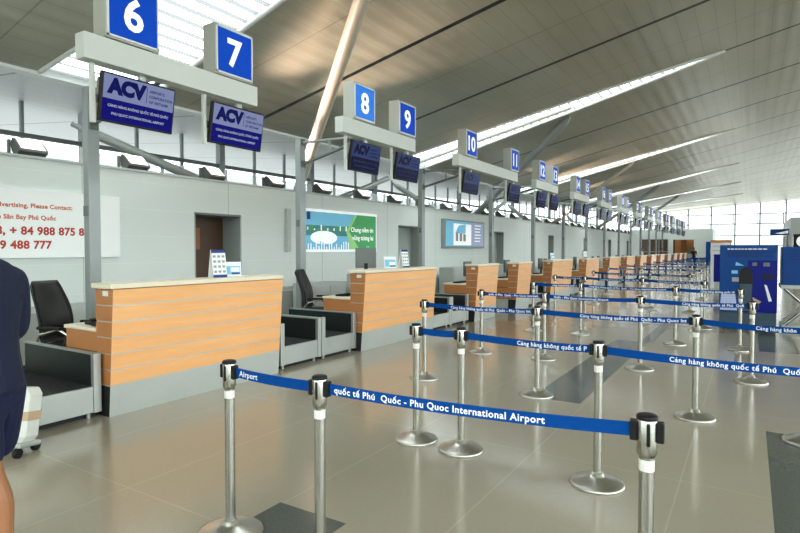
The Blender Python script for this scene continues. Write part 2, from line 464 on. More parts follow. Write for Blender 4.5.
# railing panels of frosted glass on the offices' roof
M_frost = mat('frosted_glass', (205,214,214), .5, alpha=.55)
mb = MB(); y = 2.4; 
while y < 58:
    mb.box(-10.62, -10.6, y, y+1.5, 2.8, 3.35, M_frost); mb.box(-10.64, -10.58, y-.1, y-.04, 2.8, 3.4, M_frame); y += 1.7
struct(mb.build('trim_3'))

# return wall at Y=60
mb = MB(); HZ = 3.45
def wallx(x0, x1, z0, z1): mb.box(x0, x1, 60, 60.2, z0, z1, M_wall)
wins = [(-9.2+.1, -7.55), (-7.4, -6.95), (-6.85, -6.1)]
wallx(-13.2, -10.5, 0, HZ); wallx(-10.5, -6.75, 0, .9); wallx(-10.5, -6.75, 2.5, HZ); wallx(-6.75, -6.35, 0, HZ); wallx(-6.35, -4.55, 2.45, HZ); wallx(-4.55, -3.0, 0, HZ); 
mb.box(-3.2, -3.0, 60.2, 66, 0, HZ, M_wall)
struct(mb.build('wall_far'))
w_ = MB()
for x in (-10.5, -9.9, -9.2, -8.4, -7.6, -6.8): w_.box(x-.03, x+.03, 59.98, 60.1, .9, 2.5, M_mull)
w_.box(-10.5, -6.75, 59.98, 60.08, 1.25, 1.32, M_mull)
w_ = struct(w_.build('window_21')); MB().quad([(-10.5, 60.12, .9), (-6.75, 60.12, .9), (-6.75, 60.12, 2.5), (-10.5, 60.12, 2.5)], M_glass).build('pane', w_)
struct(MB().box(-10.5, -3.2, 62.5, 62.6, 0, 3.4, M_brown).build('wall_office'))
struct(MB().box(-6.35, -4.55, 61.6, 61.7, 0, 3.4, M_orangew).build('wall_alcove'))
struct(MB().box(-5.75, -5.35, 60.9, 61.5, 0, 2.6, M_interior).build('trim_4'))

# far glass facade at Y=72
FY = 72
mb = MB(); x = -10.7
while x < 18:
    mb.box(x-.07, x+.07, FY-.08, FY+.08, 0, zc(x, FY), M_greydk); x += 2.31
for z in (1.9, 3.03, 4.3, 5.37): mb.box(-13, 18, FY-.04, FY+.04, z-.05, z+.05, M_greydk)
for z in (6.5,): mb.box(2, 18, FY-.04, FY+.04, z-.035, z+.035, M_mull)
mb.box(.63-.03, .63+.03, FY-.06, FY+.06, 4.3, 5.37, M_greydk); mb.box(-1.7, -1.6, FY-.06, FY+.06, 4.3, 5.37, M_greydk); mb.box(2.9, 3.0, FY-.06, FY+.06, 4.3, 5.37, M_greydk)
w_ = struct(mb.build('window_22')); MB().quad([(-13, FY, 0), (18, FY, 0), (18, FY, zc(18, FY)), (-13, FY, zc(-13, FY))], M_glass).build('pane', w_)
# right-hand glazed side (outside the frame): mullions only up to the roof
mb = MB(); y = -8.5
while y < 73: mb.box(17.9, 18.05, y-.1, y+.1, 0, zc(18, y), M_mull); y += 4.2
mb.box(17.95, 18.05, -9, 73, 3.0, 3.12, M_mull); mb.box(17.95, 18.05, -9, 73, 6.0, 6.12, M_mull)
w_ = struct(mb.build('window_23')); MB().quad([(18, -9, 0), (18, 73, 0), (18, 73, 8.6), (18, -9, 8.6)], M_glass).build('pane', w_)
struct(MB().box(-13.2, 18, -9.2, -9, 0, 7, M_wall).build('wall_back'))
# apron outside the glazing
g = mat('apron_concrete', (120, 120, 115), .8, noise=.1, nscale=.4)
struct(MB().box(-60, 60, 73, 220, -.25, -.2, g).box(18.1, 120, -60, 73, -.25, -.2, g).box(-80, -13.3, -60, 73, -.25, -.2, g).build('ground'))

# ------------------------------------------------------------------ roof struts
def strut(p0, p1, r, m, label):
    t = thing('roof_strut', label, 'roof strut', p0, 0, 'slanting roof struts')
    q = Vector(p1)-Vector(p0); d = q.normalized()
    MB().tube(d*.25, q-d*.25, r, m, 18).build('tube', t)
    MB().tube((0, 0, 0), d*.27, r*.35, m, 12, r1=r).tube(-d*.02, d*.1, r*.5, m, 12).build('base_joint', t)
    MB().tube(q-d*.27, q, r, m, 12, r1=r*.35).build('top_joint', t)
    return t
ST = []
def up(k): return SL[k]
strut((-9.9, 10.75, 2.8), (-3.8, 5.85, zc(-3.8, 5.85)-.02), .115, M_strut, 'thick cream steel roof strut leaning up behind the post of counters 8 and 9')
strut((-9.9, 21.5, 2.8), (-4.6, 16.85, zc(-4.6, 16.85)-.02), .12, M_strutg, 'grey steel roof strut slanting up behind signs 10 to 12')
strut((-9.9, 32, 2.8), (-4.55, 27.2, zc(-4.55, 27.2)-.02), .10, M_strut, 'pale steel roof strut rising behind signs 14 to 17')
strut((-9.9, 42.4, 2.8), (-4.7, 37.8, zc(-4.7, 37.8)-.02), .10, M_strutg, 'grey steel roof strut rising behind signs 18 and 19, under the third skylight strip')
strut((-9.9, 52.8, 2.8), (-4.7, 48.2, zc(-4.7, 48.2)-.02), .10, M_strutg, 'furthest slanting steel roof strut near the far glass front')
for k in range(4):
    o = k*PER
    z0 = 3.95
    strut((-10.15, 5.35+o, 3.70), (-10.0, 8.6+o, 2.8), .09, M_strutg,
          ['grey steel tube sloping down behind the post of sign 6', 'grey steel tube sloping down to the wall top below screens 8 and 9',
           'grey steel tube sloping down to the wall top behind the post of sign 12', 'grey steel tube sloping down to the wall top behind signs 16 to 19'][k])
for k in range(3):
    o = k*PER
    strut((-10.0, 12.2+o, 2.8), (-10.1, 15.6+o, 3.9), .08, M_strutg,
          ['grey steel tube rising to the right, crossing another tube below the screen of counter 9', 'grey steel tube rising to the right above the wall, behind the post of sign 11',
           'grey steel tube rising to the right above the wall, behind signs 14 and 15'][k])

# ------------------------------------------------------------------ floodlights on the wall top
def make_flood():
    t = thing('floodlight', '', 'floodlight', (0, 0, 0), 0, 'uplighters standing in a row on the wall top')
    M = Matrix.Rotation(math.radians(42), 4, 'Y')
    mb = MB()
    prof = [(-.16, .02), (-.12, -.09), (0, -.13), (.12, -.09), (.16, .02), (.13, .04), (-.13, .04)]
    vs = []
    for yy in (-.2, .2): vs += [M @ Vector((p[0], yy, p[1]+.2)) for p in prof]
    n = len(prof); mb.add(vs, [(i, (i+1) % n, n+(i+1) % n, n+i) for i in range(n)]+[tuple(reversed(range(n))), tuple(range(n, 2*n))], M_lampd)
    for q in range(6): mb.box(-.1, .1, -.17+q*.065, -.155+q*.065, .03, .09, M_lampd, M)
    mb.build('housing', t)
    MB().quad([M @ Vector(p) for p in ((-.13, -.17, .245), (.13, -.17, .245), (.13, .17, .245), (-.13, .17, .245))], M_lamp).build('lamp_glass', t)
    MB().box(-.03, .03, -.24, -.215, 0, .24, M_greydk).box(-.03, .03, .215, .24, 0, .24, M_greydk).box(-.05, .05, -.24, .24, 0, .02, M_greydk).build('yoke', t)
    return t
fl = make_flood()
for i in range(30):
    y = 4.25+1.72*i
    if i > 0: o = copy_tree(fl, None, (-9.42, y, WZ+.04), 0)
    else: o = fl; o.location = (-9.42, y, WZ+.04)
    near = ['leftmost of the row', 'above the white notice board', 'left above the dark doorway', 'above the dark doorway', 'above the right jamb of the dark doorway', 'just left of the post below sign 8', 'above the left edge of the green billboard', 'above the middle of the green billboard']
    o['label'] = 'grey floodlight on the long wall top, '+(near[i] if i < 8 else 'number %d from the left end of the row' % (i+1))

# ------------------------------------------------------------------ notice boards on the wall
def wmap(y0, z0, x=WX+.052):
    return lambda u, v: (x, y0+u, z0+v)
t = thing('notice_board', 'large white notice board with red phone numbers, behind the post of sign 6', 'notice board', (0, 0, 0))
mb = MB().box(WX+.002, WX+.05, 1.2, 5.58, 1.375, 2.4, M_board)
mb.text('For Advertising, Please Contact:', .092, wmap(4.79, 2.125), M_orange, .003, 1.05, align='RIGHT')
mb.text('Chi nhánh Sân Bay Phú Quốc', .092, wmap(4.54, 1.95), M_orange, .003, 1.05, align='RIGHT')
mb.text('78, + 84 988 875 8', .165, wmap(4.97, 1.725), M_red, .006, 1.05, align='RIGHT')
mb.text('39 488 777', .165, wmap(4.475, 1.515), M_red, .006, 1.05, align='RIGHT')
mb.build('panel', t)

t = thing('billboard', 'wide green and blue billboard with white slogan hanging on the long wall', 'billboard')
MB().box(WX+.002, WX+.08, 10.2, 13.3, 1.44, 2.5, M_white).build('light_box', t, .004)
mb = MB(); Q = lambda pts, m, x=WX+.084: mb.quad([(x, a, b) for a, b in pts], m)
Q([(10.26, 1.5), (12.4, 1.5), (12.4, 2.44), (10.26, 2.44)], M_sky)
Q([(10.26, 1.85), (12.0, 1.85), (12.0, 2.1), (10.26, 2.1)], M_teal, WX+.086)
mb.add([(WX+.088, 10.95+.52*math.cos(a*PI/12), 1.8+.17*math.sin(a*PI/12)) for a in range(24)], [tuple(range(24))], M_white)
rr = random.Random(3)
for i in range(34):
    a = 10.28+i*.05; h = rr.uniform(.05, .22); Q([(a, 1.5), (a+.035, 1.5), (a+.035, 1.5+h), (a, 1.5+h)], M_white if i % 2 else M_cyan, WX+.09)
for i in range(20):
    a = 10.3+i*.085; h = rr.uniform(.03, .14); Q([(a, 1.98), (a+.05, 1.98), (a+.05, 1.98+h), (a, 1.98+h)], M_green if i % 3 else M_white, WX+.09)
Q([(12.05, 1.5), (13.24, 1.5), (13.24, 2.44), (12.25, 2.44), (11.85, 1.98)], M_green2, WX+.092)
Q([(12.45, 1.5), (13.24, 1.5), (13.24, 2.44), (12.35, 2.44), (11.98, 1.98)], M_green, WX+.094)
Q([(10.3, 2.24), (10.42, 2.24), (10.42, 2.42), (10.3, 2.42)], M_navy, WX+.096)
mb.text('Chung niềm tin', .17, wmap(13.1, 1.98, WX+.097), M_white, .004, align='RIGHT')
mb.text('vững tương lai', .17, wmap(13.1, 1.76, WX+.097), M_white, .004, align='RIGHT')
mb.text('www.', .06, wmap(12.9, 1.56, WX+.097), M_white, align='RIGHT')
mb.build('poster', t)

t = thing('light_box_poster', 'blue and lilac framed poster with white buildings, on the wall behind counter 10', 'poster')
MB().box(WX+.002, WX+.14, 17.4, 20.85, 1.56, 2.58, M_post).build('frame', t, .005)
mb = MB(); Q = lambda pts, m, x=WX+.143: mb.quad([(x, a, b) for a, b in pts], m)
Q([(17.5, 1.63), (20.75, 1.63), (20.75, 2.52), (17.5, 2.52)], M_lilac)
Q([(17.5, 1.63), (19.6, 1.63), (19.6, 2.52), (17.5, 2.52)], M_sky, WX+.145)
Q([(18.1, 1.66), (19.6, 1.66), (19.6, 2.44), (18.1, 2.44)], M_white, WX+.147)
Q([(18.2, 2.1), (19.1, 2.1), (19.1, 2.44), (18.5, 2.38)], M_sky, WX+.149)
for i in range(3):
    a = 18.25+.32*i; Q([(a, 1.8), (a+.22, 1.8), (a+.22, 2.15-.05*i), (a, 2.1)], M_grprint, WX+.151)
for i in range(6): Q([(19.9, 2.4-.12*i), (20.5-.05*(i % 3), 2.4-.12*i), (20.5-.05*(i % 3), 2.44-.12*i), (19.9, 2.44-.12*i)], M_white, WX+.149)
mb.build('poster_print', t)

# wall notices: narrow grey edge board left of the post of sign 8
t = tag(MB().box(WX+.002, WX+.1, 9.62, 9.74, 1.45, 2.45, M_grey).build('wall_panel'), 'narrow vertical grey panel standing out from the wall beside the green billboard', 'panel')

# ------------------------------------------------------------------ counters
def counter(y0, y1, label):
    L = y1-y0
    t = thing('check_in_counter', label, 'check-in counter', (-5.0, y0, 0), 0, 'wood-clad check-in counters in a row')
    fx = lambda z: .17+.09*z/1.18     # leaning front, local X
    mb = MB(); zs = [.28+i*.1442 for i in range(7)]
    for i in range(6):
        a, b = zs[i]+.006, zs[i+1]-.006*(i < 5)
        poly = [(-.02, a), (fx(a), a), (fx(b), b), (-.02, b)]
        vs = [(p[0], 0, p[1]) for p in poly]+[(p[0], L, p[1]) for p in poly]
        mb.add(vs, [(1, 5, 6, 2), (0, 1, 5, 4), (3, 2, 6, 7), (0, 4, 7, 3)], M_wood); mb.add(vs, [(0, 1, 2, 3), (4, 5, 6, 7)], M_wood_shaded)
    mb.build('front_panel', t)
    mb = MB()
    for i in range(6):
        z = zs[i]; mb.box(-.015, fx(z)-.0035, .004, L-.004, z-.007, z+.007, M_groove)
    mb.build('groove_strip', t)
    mb = MB(); poly = [(-.01, 0), (fx(0), 0), (fx(.28), .276), (-.01, .276)]
    mb.prism(poly, 'y', .0, L, M_plinth, M_dark); mb.build('plinth', t)
    MB().bbox(-.04, .275, -.03, L+.0, 1.152, 1.197, M_top, .006).build('top', t)
    # staff desk
    mb = MB()
    for a, b in ((.286, .418), (.43, .562), (.574, .75)):
        mb.box(-.53, -.02, .0, .03, a, b, M_wood_shaded)
    mb.box(-.52, -.02, .004, .028, .28, .75, M_grooved); mb.box(-.50, -.02, .02, .05, 0, .28, M_plinth)
    mb.box(-.5, -.02, L-.03, L, 0, .75, M_wood_shaded); mb.box(-.06, -.02, .03, L-.03, 0, .75, M_wood_shaded)
    mb.build('desk_side', t)
    MB().bbox(-.56, -.02, -.01, L, .752, .785, M_top, .006).build('desk_top', t)
    MB().box(.10, .18, -.006, 0, 1.085, 1.13, M_tape).build('label_plate', t)
    return t
cs = [(2.82, 4.93), (6.63, 8.80), (10.62, 11.72), (13.0, 13.95), (15.75, 17.85), (19.65, 21.6), (23.4, 25.4)]
y = 27.1
while y < 56: cs.append((y, y+1.95)); y += 3.75
names = ['widest wood-clad check-in counter in the foreground, under signs 6 and 7', 'second wood-clad check-in counter, under signs 8 and 9, with a grey monitor behind it',
         'narrow wood-clad counter standing under sign 10', 'narrow wood-clad counter standing under sign 11', 'wood-clad counter under signs 12 and 13',
         'wood-clad counter under signs 14 and 15', 'wood-clad counter under signs 16 and 17']
for i, (a, b) in enumerate(cs):
    lab = names[i] if i < 7 else 'far wood-clad check-in counter under signs %d and %d' % (18+2*(i-7), 19+2*(i-7))
    counter(a, b, lab)
def under(i): return ['6 and 7', '8 and 9', '10', '11', '12 and 13', '14 and 15', '16 and 17'][i] if i < 7 else '%d and %d' % (18+2*(i-7), 19+2*(i-7))

# ------------------------------------------------------------------ baggage conveyors
def make_conveyor(name):
    t = thing(name, '', 'baggage conveyor', (0, 0, 0), 0, 'baggage scale conveyors between the counters')
    W = .775; B = -1.3
    for s_, nm in ((0, 'side_panel'), (W-.04, 'side_panel')):
        mb = MB(); mb.box(B, -.045, s_, s_+.04, .10, .56, M_convd); mb.box(B, -.045, s_-.002, s_+.042, .555, .575, M_convs); mb.build(nm, t, .003)
    for s_ in (0, W-.07):
        MB().box(-.045, .005, s_, s_+.07, .05, .578, M_convs).build('corner_post', t, .006)
    MB().box(-.04, -.005, .07, W-.07, .055, .285, M_convs).build('front_plate', t, .004)
    mb = MB().box(B, -.045, .045, W-.045, .15, .27, M_rubber)
    x = B
    while x < -.06: mb.box(x, x+.02, .045, W-.045, .268, .277, M_rubber); x += .045
    mb.build('belt', t)
    MB().box(B, -.08, .06, W-.06, .0, .15, M_dark).build('undercarriage', t)
    mb = MB()
    for x in (-.06, -1.2):
        for yy in (.09, W-.09): mb.tube((x, yy, 0), (x, yy, .07), .018, M_convs, 10)
    mb.build('feet', t)
    return t
cv = make_conveyor('baggage_conveyor'); first = True
spots = [(1.22, 'nearest of all, half hidden behind the person in navy'), (2.02, 'touching the left end of counter 6 and 7')]
for i in range(len(cs)-1):
    if i == 2: continue
    a = cs[i][1]; b = cs[i+1][0]; gap = b-a; m0 = a+(gap-1.57)/2
    if i == 0: m0 = 5.05
    spots += [(m0, 'left of the pair beside the left end of counter %s' % under(i+1)), (m0+.79, 'right of the pair beside the left end of counter %s' % under(i+1))]
for y, s_ in spots:
    o = cv if first else copy_tree(cv); first = False
    o.location = (-4.905, y, 0); o['label'] = 'grey baggage conveyor, '+s_
# collector belt line along the wall
t = thing('collector_conveyor', 'long low grey baggage belt running along the wall behind all the counters', 'conveyor')
MB().box(-8.3, -7.5, -2, 58, .42, .55, M_rubber).build('belt', t)
MB().box(-7.5, -7.42, -2, 58, .1, .72, M_plinth).build('side_panel', t); MB().box(-8.38, -8.3, -2, 58, .1, .72, M_plinth).build('side_panel', t)
mb = MB(); y = -1.5
while y < 58: mb.box(-8.3, -7.5, y, y+.08, 0, .42, M_dark); y += 2.
mb.build('supports', t)
# grey equipment cabinets near the wall
for (x0, x1, y0, y1, h, lab) in ((-7.3, -6.8, 9.5, 10.3, .98, 'low grey steel cabinet behind the chair by the counter under signs 8 and 9'),
                                 (-7.35, -6.85, 7.9, 8.9, .86, 'low pale grey cabinet behind the black chair beside the counter under signs 8 and 9'),
                                 (-7.35, -6.9, 13.8, 15.4, 1.0, 'long low grey steel cabinet behind the counter under sign 10'),
                                 (-7.35, -6.9, 17.9, 19.3, 1.0, 'grey steel cabinet behind the gap left of the counter under sign 11')):
    t = thing('equipment_cabinet', lab, 'cabinet', (x0, y0, 0))
    MB().bbox(0, x1-x0, 0, y1-y0, .05, h, M_plinth, .01).build('body', t)
    MB().box(x1-x0, x1-x0+.012, .04, (y1-y0)/2-.01, .1, h-.05, M_grey).build('door', t)
    MB().box(x1-x0, x1-x0+.012, (y1-y0)/2+.01, y1-y0-.04, .1, h-.05, M_grey).build('door', t)
    MB().box(.03, x1-x0-.03, .03, y1-y0-.03, 0, .05, M_dark).build('plinth', t)

# ------------------------------------------------------------------ posts, beams, signs, screens
beams = [(2.745, 4.79), (6.44, 8.5), (10.22, 13.6), (15.05, 17.08), (18.95, 21.0)]
c_ = 23.9
for i in range(9): beams.append((c_-1.02, c_+1.02)); c_ += 3.95
signsY = {6: 2.94, 7: 4.17, 8: 6.70, 9: 7.945, 10: 10.55, 11: 13.1, 12: 15.28, 13: 16.5, 14: 19.15, 15: 20.4}
BZ0, BZ1 = 3.20, 3.43
num = 6
def make_post(y, lab):
    t = thing('signal_post', lab, 'post', (-6.75, y, 0), 0, 'steel posts carrying the number signs')
    MB().box(-.06, .06, -.07, .07, .012, 3.44, M_post).build('column', t, .008)
    MB().box(-.12, .12, -.13, .13, 0, .012, M_greydk).build('base_plate', t)
    MB().tube((.06, 0, 3.38), (1.62, 0, 3.34), .026, M_post, 10).build('arm', t)
    MB().tube((.06, 0, 3.0), (1.4, 0, 3.31), .026, M_greydk, 10).build('brace', t)
    MB().tube((.66, 0, 3.14), (.66, 0, 3.36), .02, M_post, 8).build('tie', t)
    MB().box(-.02, .05, -.095, -.07, 1.9, 2.02, M_greydk).build('junction_box', t)
    for z in (3.38, 3.0): MB().box(.06, .075, -.05, .05, z-.06, z+.06, M_greydk).build('bracket_plate', t)
    return t
post0 = None
def sign(n, y, washed):
    t = thing('number_sign', 'square blue counter number sign reading %d on top of its grey beam' % n, 'number sign', (-5.0, y, BZ1), 0, 'blue counter number signs above the desks')
    W = .55
    bx_ = MB().bbox(-.2, 0, 0, W, .012, .565, M_box, .006).build('box', t)
    mb = MB()
    for a in (.012, W-.03): mb.box(0, .012, a, a+.018, .03, .547, M_frame)
    for z in (.03, .529): mb.box(0, .012, .012, W-.012, z, z+.018, M_frame)
    mb.build('frame', bx_)
    mb = MB().box(0, .006, .03, W-.03, .048, .529, M_signb2 if washed else M_signb)
    if n < 20 or True:
        sz = .42
        vs, fs, w = glyphs(str(n), sz, .011, 1.0)
        mb.add([(.0085, W/2-w/2+u, .145+v) for u, v in vs], fs, M_white)
    mb.build('face', bx_)
    MB().box(-.15, -.05, .05, .12, 0, .014, M_greydk).build('foot', t)
    return t
def tv(n, y, style):
    t = thing('screen', 'flat display screen hanging under sign %d, showing navy and white lettering' % n, 'screen', (-5.05, y, BZ0), 0, 'display screens hanging below the beams')
    W, Hh = .765, .45
    tilt = Matrix.Translation((.06, 0, -.075)) @ Matrix.Rotation(math.radians(9), 4, 'Y')
    T = lambda p: tilt @ Vector(p)
    bz = MB().bbox(-.05, 0, 0, W, -Hh, 0, M_blackp, .008, tilt).build('bezel', t)
    MB().bbox(-.16, -.05, .04, W-.1, -Hh+.05, -.05, M_house if n < 14 else M_lampd, .01, tilt).build('rear_housing', t)
    a, b, c = (M_tvtop, M_tvbot, M_tvtxt) if style == 0 else (M_tvtop2, M_tvbot2, M_tvtxt2)
    nv = M_tvnavy if style == 0 else M_tvbot2
    mb = MB(); e = .018
    mb.add([T((.002, e, -.235)), T((.002, W-e, -.235)), T((.002, W-e, -e)), T((.002, e, -e))], [(0, 1, 2, 3)], a)
    mb.add([T((.002, e, -Hh+e)), T((.002, W-e, -Hh+e)), T((.002, W-e, -.235)), T((.002, e, -.235))], [(0, 1, 2, 3)], b)
    def mp(u0, v0): return lambda u, v: T((.0045, u0+u, v0+v))
    mb.text('ACV', .178, mp(.05, -.175), nv, .014)
    mb.add([T((.0045, .445, -.2)), T((.0045, .45, -.2)), T((.0045, .45, -.05)), T((.0045, .445, -.05))], [(0, 1, 2, 3)], nv)
    for k, s_ in enumerate(('AIRPORTS', 'CORPORATION', 'OF VIETNAM')): mb.text(s_, .036, mp(.475, -.095-.05*k), nv, .0008)
    mb.text('CẢNG HÀNG KHÔNG QUỐC TẾ PHÚ QUỐC', .031, mp(W/2, -.305), c, .0012, 1., 'CENTER')
    mb.text('PHU QUOC INTERNATIONAL AIRPORT', .031, mp(W/2, -.375), c, .0012, 1., 'CENTER')
    mb.build('display', bz)
    MB().box(-.07, -.03, -.055, -.015, -.54, 0, M_beam).box(-.07, -.04, -.02, .1, -.35, -.28, M_greydk).build('hanger', t, .004)
    MB().box(-.06, -.02, W*.55, W*.55+.06, -.14, 0, M_beam).build('hanger_stub', t)
    return t
pi = 0
for bi, (a, b) in enumerate(beams):
    n0 = 6+2*bi
    t = thing('sign_beam', 'grey horizontal beam carrying signs %d and %d' % (n0, n0+1), 'beam', (-5.0, a, BZ0), 0, 'horizontal beams carrying the sign pairs')
    MB().box(-.15, 0, 0, b-a, 0, BZ1-BZ0, M_beam).build('beam_body', t, .006)
    MB().box(-.17, -.15, (b-a)/2-.12, (b-a)/2+.12, .03, .2, M_greydk).build('mount_plate', t)
    mid = (a+b)/2
    if bi == 2: mid -= .15
    lab = 'square grey steel post holding the beam of signs %d and %d' % (n0, n0+1)
    if post0 is None: post0 = make_post(mid, lab)
    else: copy_tree(post0, None, (-6.75, mid, 0), 0, lab)
    for k in (0, 1):
        n = n0+k
        y = signsY.get(n, mid-.82+1.22*k)
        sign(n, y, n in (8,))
        tv(n, y-.04, 0 if n < 8 else (1 if n > 8 else 0) if n != 8 else 1)

# ------------------------------------------------------------------ queue posts and belts
def make_stanchion():
    t = thing('queue_post', '', 'queue post', (0, 0, 0), 0, 'stainless steel belt barrier posts')
    MB().lathe([(.165, 0), (.168, .006), (.166, .016), (.158, .02), (.13, .029), (.09, .041), (.055, .052), (.04, .06), (.036, .075), (.027, .078)], M_steel, n=40).build('base', t)
    MB().lathe([(.0255, .06), (.0255, .76)], M_steel2, n=24).build('pole', t)
    hd_ = MB().lathe([(.0255, .745), (.03, .752), (.0335, .76), (.0335, .875), (.031, .878)], M_steel2, n=28).build('head', t)
    MB().lathe([(.034, .874), (.036, .877), (.036, .885), (.031, .89), (.001, .89)], M_blackp, n=28).build('cap', hd_)
    for s_ in (-1, 1):
        MB().bbox(min(s_*.03, s_*.056), max(s_*.03, s_*.056), -.017, .017, .800, .868, M_blackp, .004).build('belt_slot', t)
    MB().bbox(-.0, .012, -.038, -.030, .79, .866, M_blackp, .003).build('front_slot', hd_)
    MB().lathe([(.0262, .70), (.0262, .738)], M_tape, n=24).build('tape_band', t)
    t.scale = (1, 1, 1.035)
    return t
rows = [
 ('nearest belt line', [(-2.30, 1.99), (-1.67, 1.97), (-.297, 2.11)]),
 ('second belt line from the camera', [(-2.21, 3.77), (-1.81, 3.75), (-.805, 3.66), (.75, 3.60)]),
 ('third belt line from the camera', [(-3.19, 5.63), (-1.835, 5.58), (-.395, 5.58), (.40, 5.32)]),
 ('fourth belt line from the camera', [(-3.29, 7.48), (-2.37, 7.5), (-1.15, 7.5), (.032, 7.42)]),
 ('fifth belt line from the camera', [(-3.37, 10.0), (-2.52, 10.03), (-.985, 9.77), (-.11, 9.7)]),
 ('sixth belt line from the camera', [(-3.8, 12.8), (-3.1, 12.7), (-1.87, 12.45), (-.72, 12.0)]),
 ('seventh belt line from the camera', [(-3.65, 15.9), (-2.13, 15.35), (-1.20, 14.9)]),
]
y = 19.2
for i in range(9):
    j = random.uniform(-.15, .15)
    rows.append(('%s belt line from the camera' % ordw(7+i), [(-3.9+j, y+.2), (-2.9+j*.5, y+.1), (-1.9-j, y), (-1.15+j, y-.2)])); y += 3.6
# extra posts on the right of the inlaid stripe seen between the lines
st = make_stanchion(); first = True
TXT = 'Cảng hàng không quốc tế Phú  Quốc - Phu Quoc International Airport'
starts = {(0, 0): (-1, 'Airport'), (0, 1): (.02, TXT[TXT.index('quốc'):]), (1, 0): None, (1, 1): (.40, TXT), (1, 2): (.36, TXT),
          (2, 0): (.30, TXT), (2, 1): (.38, TXT), (2, 2): (.42, TXT), (3, 0): (.06, TXT[TXT.index('quốc'):]), (3, 1): (.08, 'Quốc - Phu Quoc International Airport'),
          (3, 2): (.42, TXT), (4, 0): (.30, TXT), (4, 1): (.1, TXT), (4, 2): (.3, TXT)}
side = ['leftmost', 'second from left', 'third from left', 'rightmost']
for ri, (rn, pts) in enumerate(rows):
    angs = []
    for k, (x, yy) in enumerate(pts):
        q = pts[k+1] if k+1 < len(pts) else pts[k]; p = pts[k] if k+1 < len(pts) else pts[k-1]
        ang = math.atan2(q[1]-p[1], q[0]-p[0])
        if k and k+1 < len(pts): ang = math.atan2(pts[k+1][1]-pts[k-1][1], pts[k+1][0]-pts[k-1][0])
        o = st if first else copy_tree(st); first = False
        o.location = (x, yy, 0); o.rotation_euler = (0, 0, ang)
        pos = side[k] if (k < len(pts)-1) else 'rightmost'
        o['label'] = 'stainless steel queue post, %s of the %s' % (pos, rn)
    for k in range(len(pts)-1):
        A = Vector((*pts[k], .864)); B = Vector((*pts[k+1], .864)); d = (B-A); L = d.length; d.normalize()
        A = A+d*.05; B = B-d*.05; L -= .1
        nrm = Vector((d.y, -d.x, 0))       # toward the camera (-Y)
        sag = .012*L
        P = lambda u, v, off=0.: A+d*u+Vector((0, 0, v-sag*4*(u/L)*(1-u/L)))+nrm*off
        mb = MB(); n = 16; vs = []
        for i in range(n+1):
            u = L*i/n
            vs += [P(u, -.025, .001), P(u, .025, .001), P(u, .025, -.001), P(u, -.025, -.001)]
        fs = []
        for i in range(n):
            for j in range(4): fs.append((4*i+j, 4*i+(j+1) % 4, 4*i+4+(j+1) % 4, 4*i+4+j))
        mb.add(vs, fs, M_belt)
        spec = starts.get((ri, k), (.25*L, TXT) if ri > 4 else None)
        if spec and ri < 11:
            u0, s_ = spec; u0 = max(u0, .03)
            size = .0395
            while s_:
                gv, gf, w = glyphs(s_, size, .0009, 1.1)
                if u0+w < L-.02: break
                s_ = s_[:-1].rstrip()
            if s_: mb.add([P(u0+a, b-.0135, .0018) for a, b in gv], gf, M_belt_txt)
        o = mb.build('barrier_belt')
        tag(o, 'blue barrier belt, %s span of the %s' % (['leftmost', 'second', 'third'][k] if k+2 < len(pts) or k == 0 else 'rightmost', rn), 'barrier belt', 'blue barrier belts with white airport lettering')

# ------------------------------------------------------------------ chairs
def make_chair(pos, rz, lab):
    t = thing('office_chair', lab, 'office chair', pos, rz, 'black office chairs behind the counters')
    # faces local +Y
    mb = MB()
    pts = []
    nx, nz = 8, 12
    for s_ in (0, 1):
        for i in range(nz+1):
            v = i/nz; z = .50+.66*v; w = (.2+.03*math.sin(v*PI))*(1-.1*v**3); y = -.22-.10*v+.045*math.sin(v*PI*1.3)
            for j in range(nx+1):
                u = j/nx*2-1; ww = w*(1-.08*(abs(u)**4)*(1 if i in (0, nz) else 0))
                th = .075*(1-abs(u)**4*.75)*(1 if 0 < i < nz else .4)
                pts.append((u*ww, y-(th if s_ == 0 else 0)-.05*(1-abs(u)**2)+.05, z))
    W = nx+1; N = (nz+1)*W; fs = []
    for i in range(nz):
        for j in range(nx):
            q = (i*W+j, i*W+j+1, (i+1)*W+j+1, (i+1)*W+j); fs += [q, tuple(k+N for k in reversed(q))]
    for i in range(nz):
        for j in (0, nx): fs.append((i*W+j, (i+1)*W+j, (i+1)*W+j+N, i*W+j+N))
    for i in (0, nz):
        for j in range(nx): fs.append((i*W+j, i*W+j+1, i*W+j+1+N, i*W+j+N))
    mb.add(pts, fs, M_leather, True); mb.build('backrest', t)
    MB().ellipsoid((0, .0, .47), (.25, .25, .055), M_leather, 24, 8).build('seat', t)
    for s_ in (-1, 1):
        mb = MB().path([(s_*.25, -.2, .5), (s_*.29, -.1, .62), (s_*.29, .12, .68), (s_*.26, .2, .62), (s_*.24, .14, .46)], .013, M_chrome, 8)
        mb.bbox(s_*.29-.03, s_*.29+.03, -.12, .16, .675, .705, M_blackp, .01); mb.build('armrest', t)
    MB().tube((0, 0, .1), (0, 0, .43), .028, M_chrome, 14).build('gas_column', t)
    mb = MB(); cw = []
    for k in range(5):
        a = 2*PI*k/5+.3; e = (.3*math.cos(a), .3*math.sin(a)); mb.tube((0, 0, .12), (e[0], e[1], .075), .024, M_blackp, 8, r1=.015); cw.append(e)
    sb_ = mb.build('star_base', t)
    for e in cw: MB().tube((e[0]-.015, e[1], .028), (e[0]+.015, e[1], .028), .028, M_blackp, 12).build('caster', sb_)
    return t
make_chair((-6.2, 3.2, 0), math.radians(-70), 'black leather office chair with chrome arms, left of the counter under signs 6 and 7')
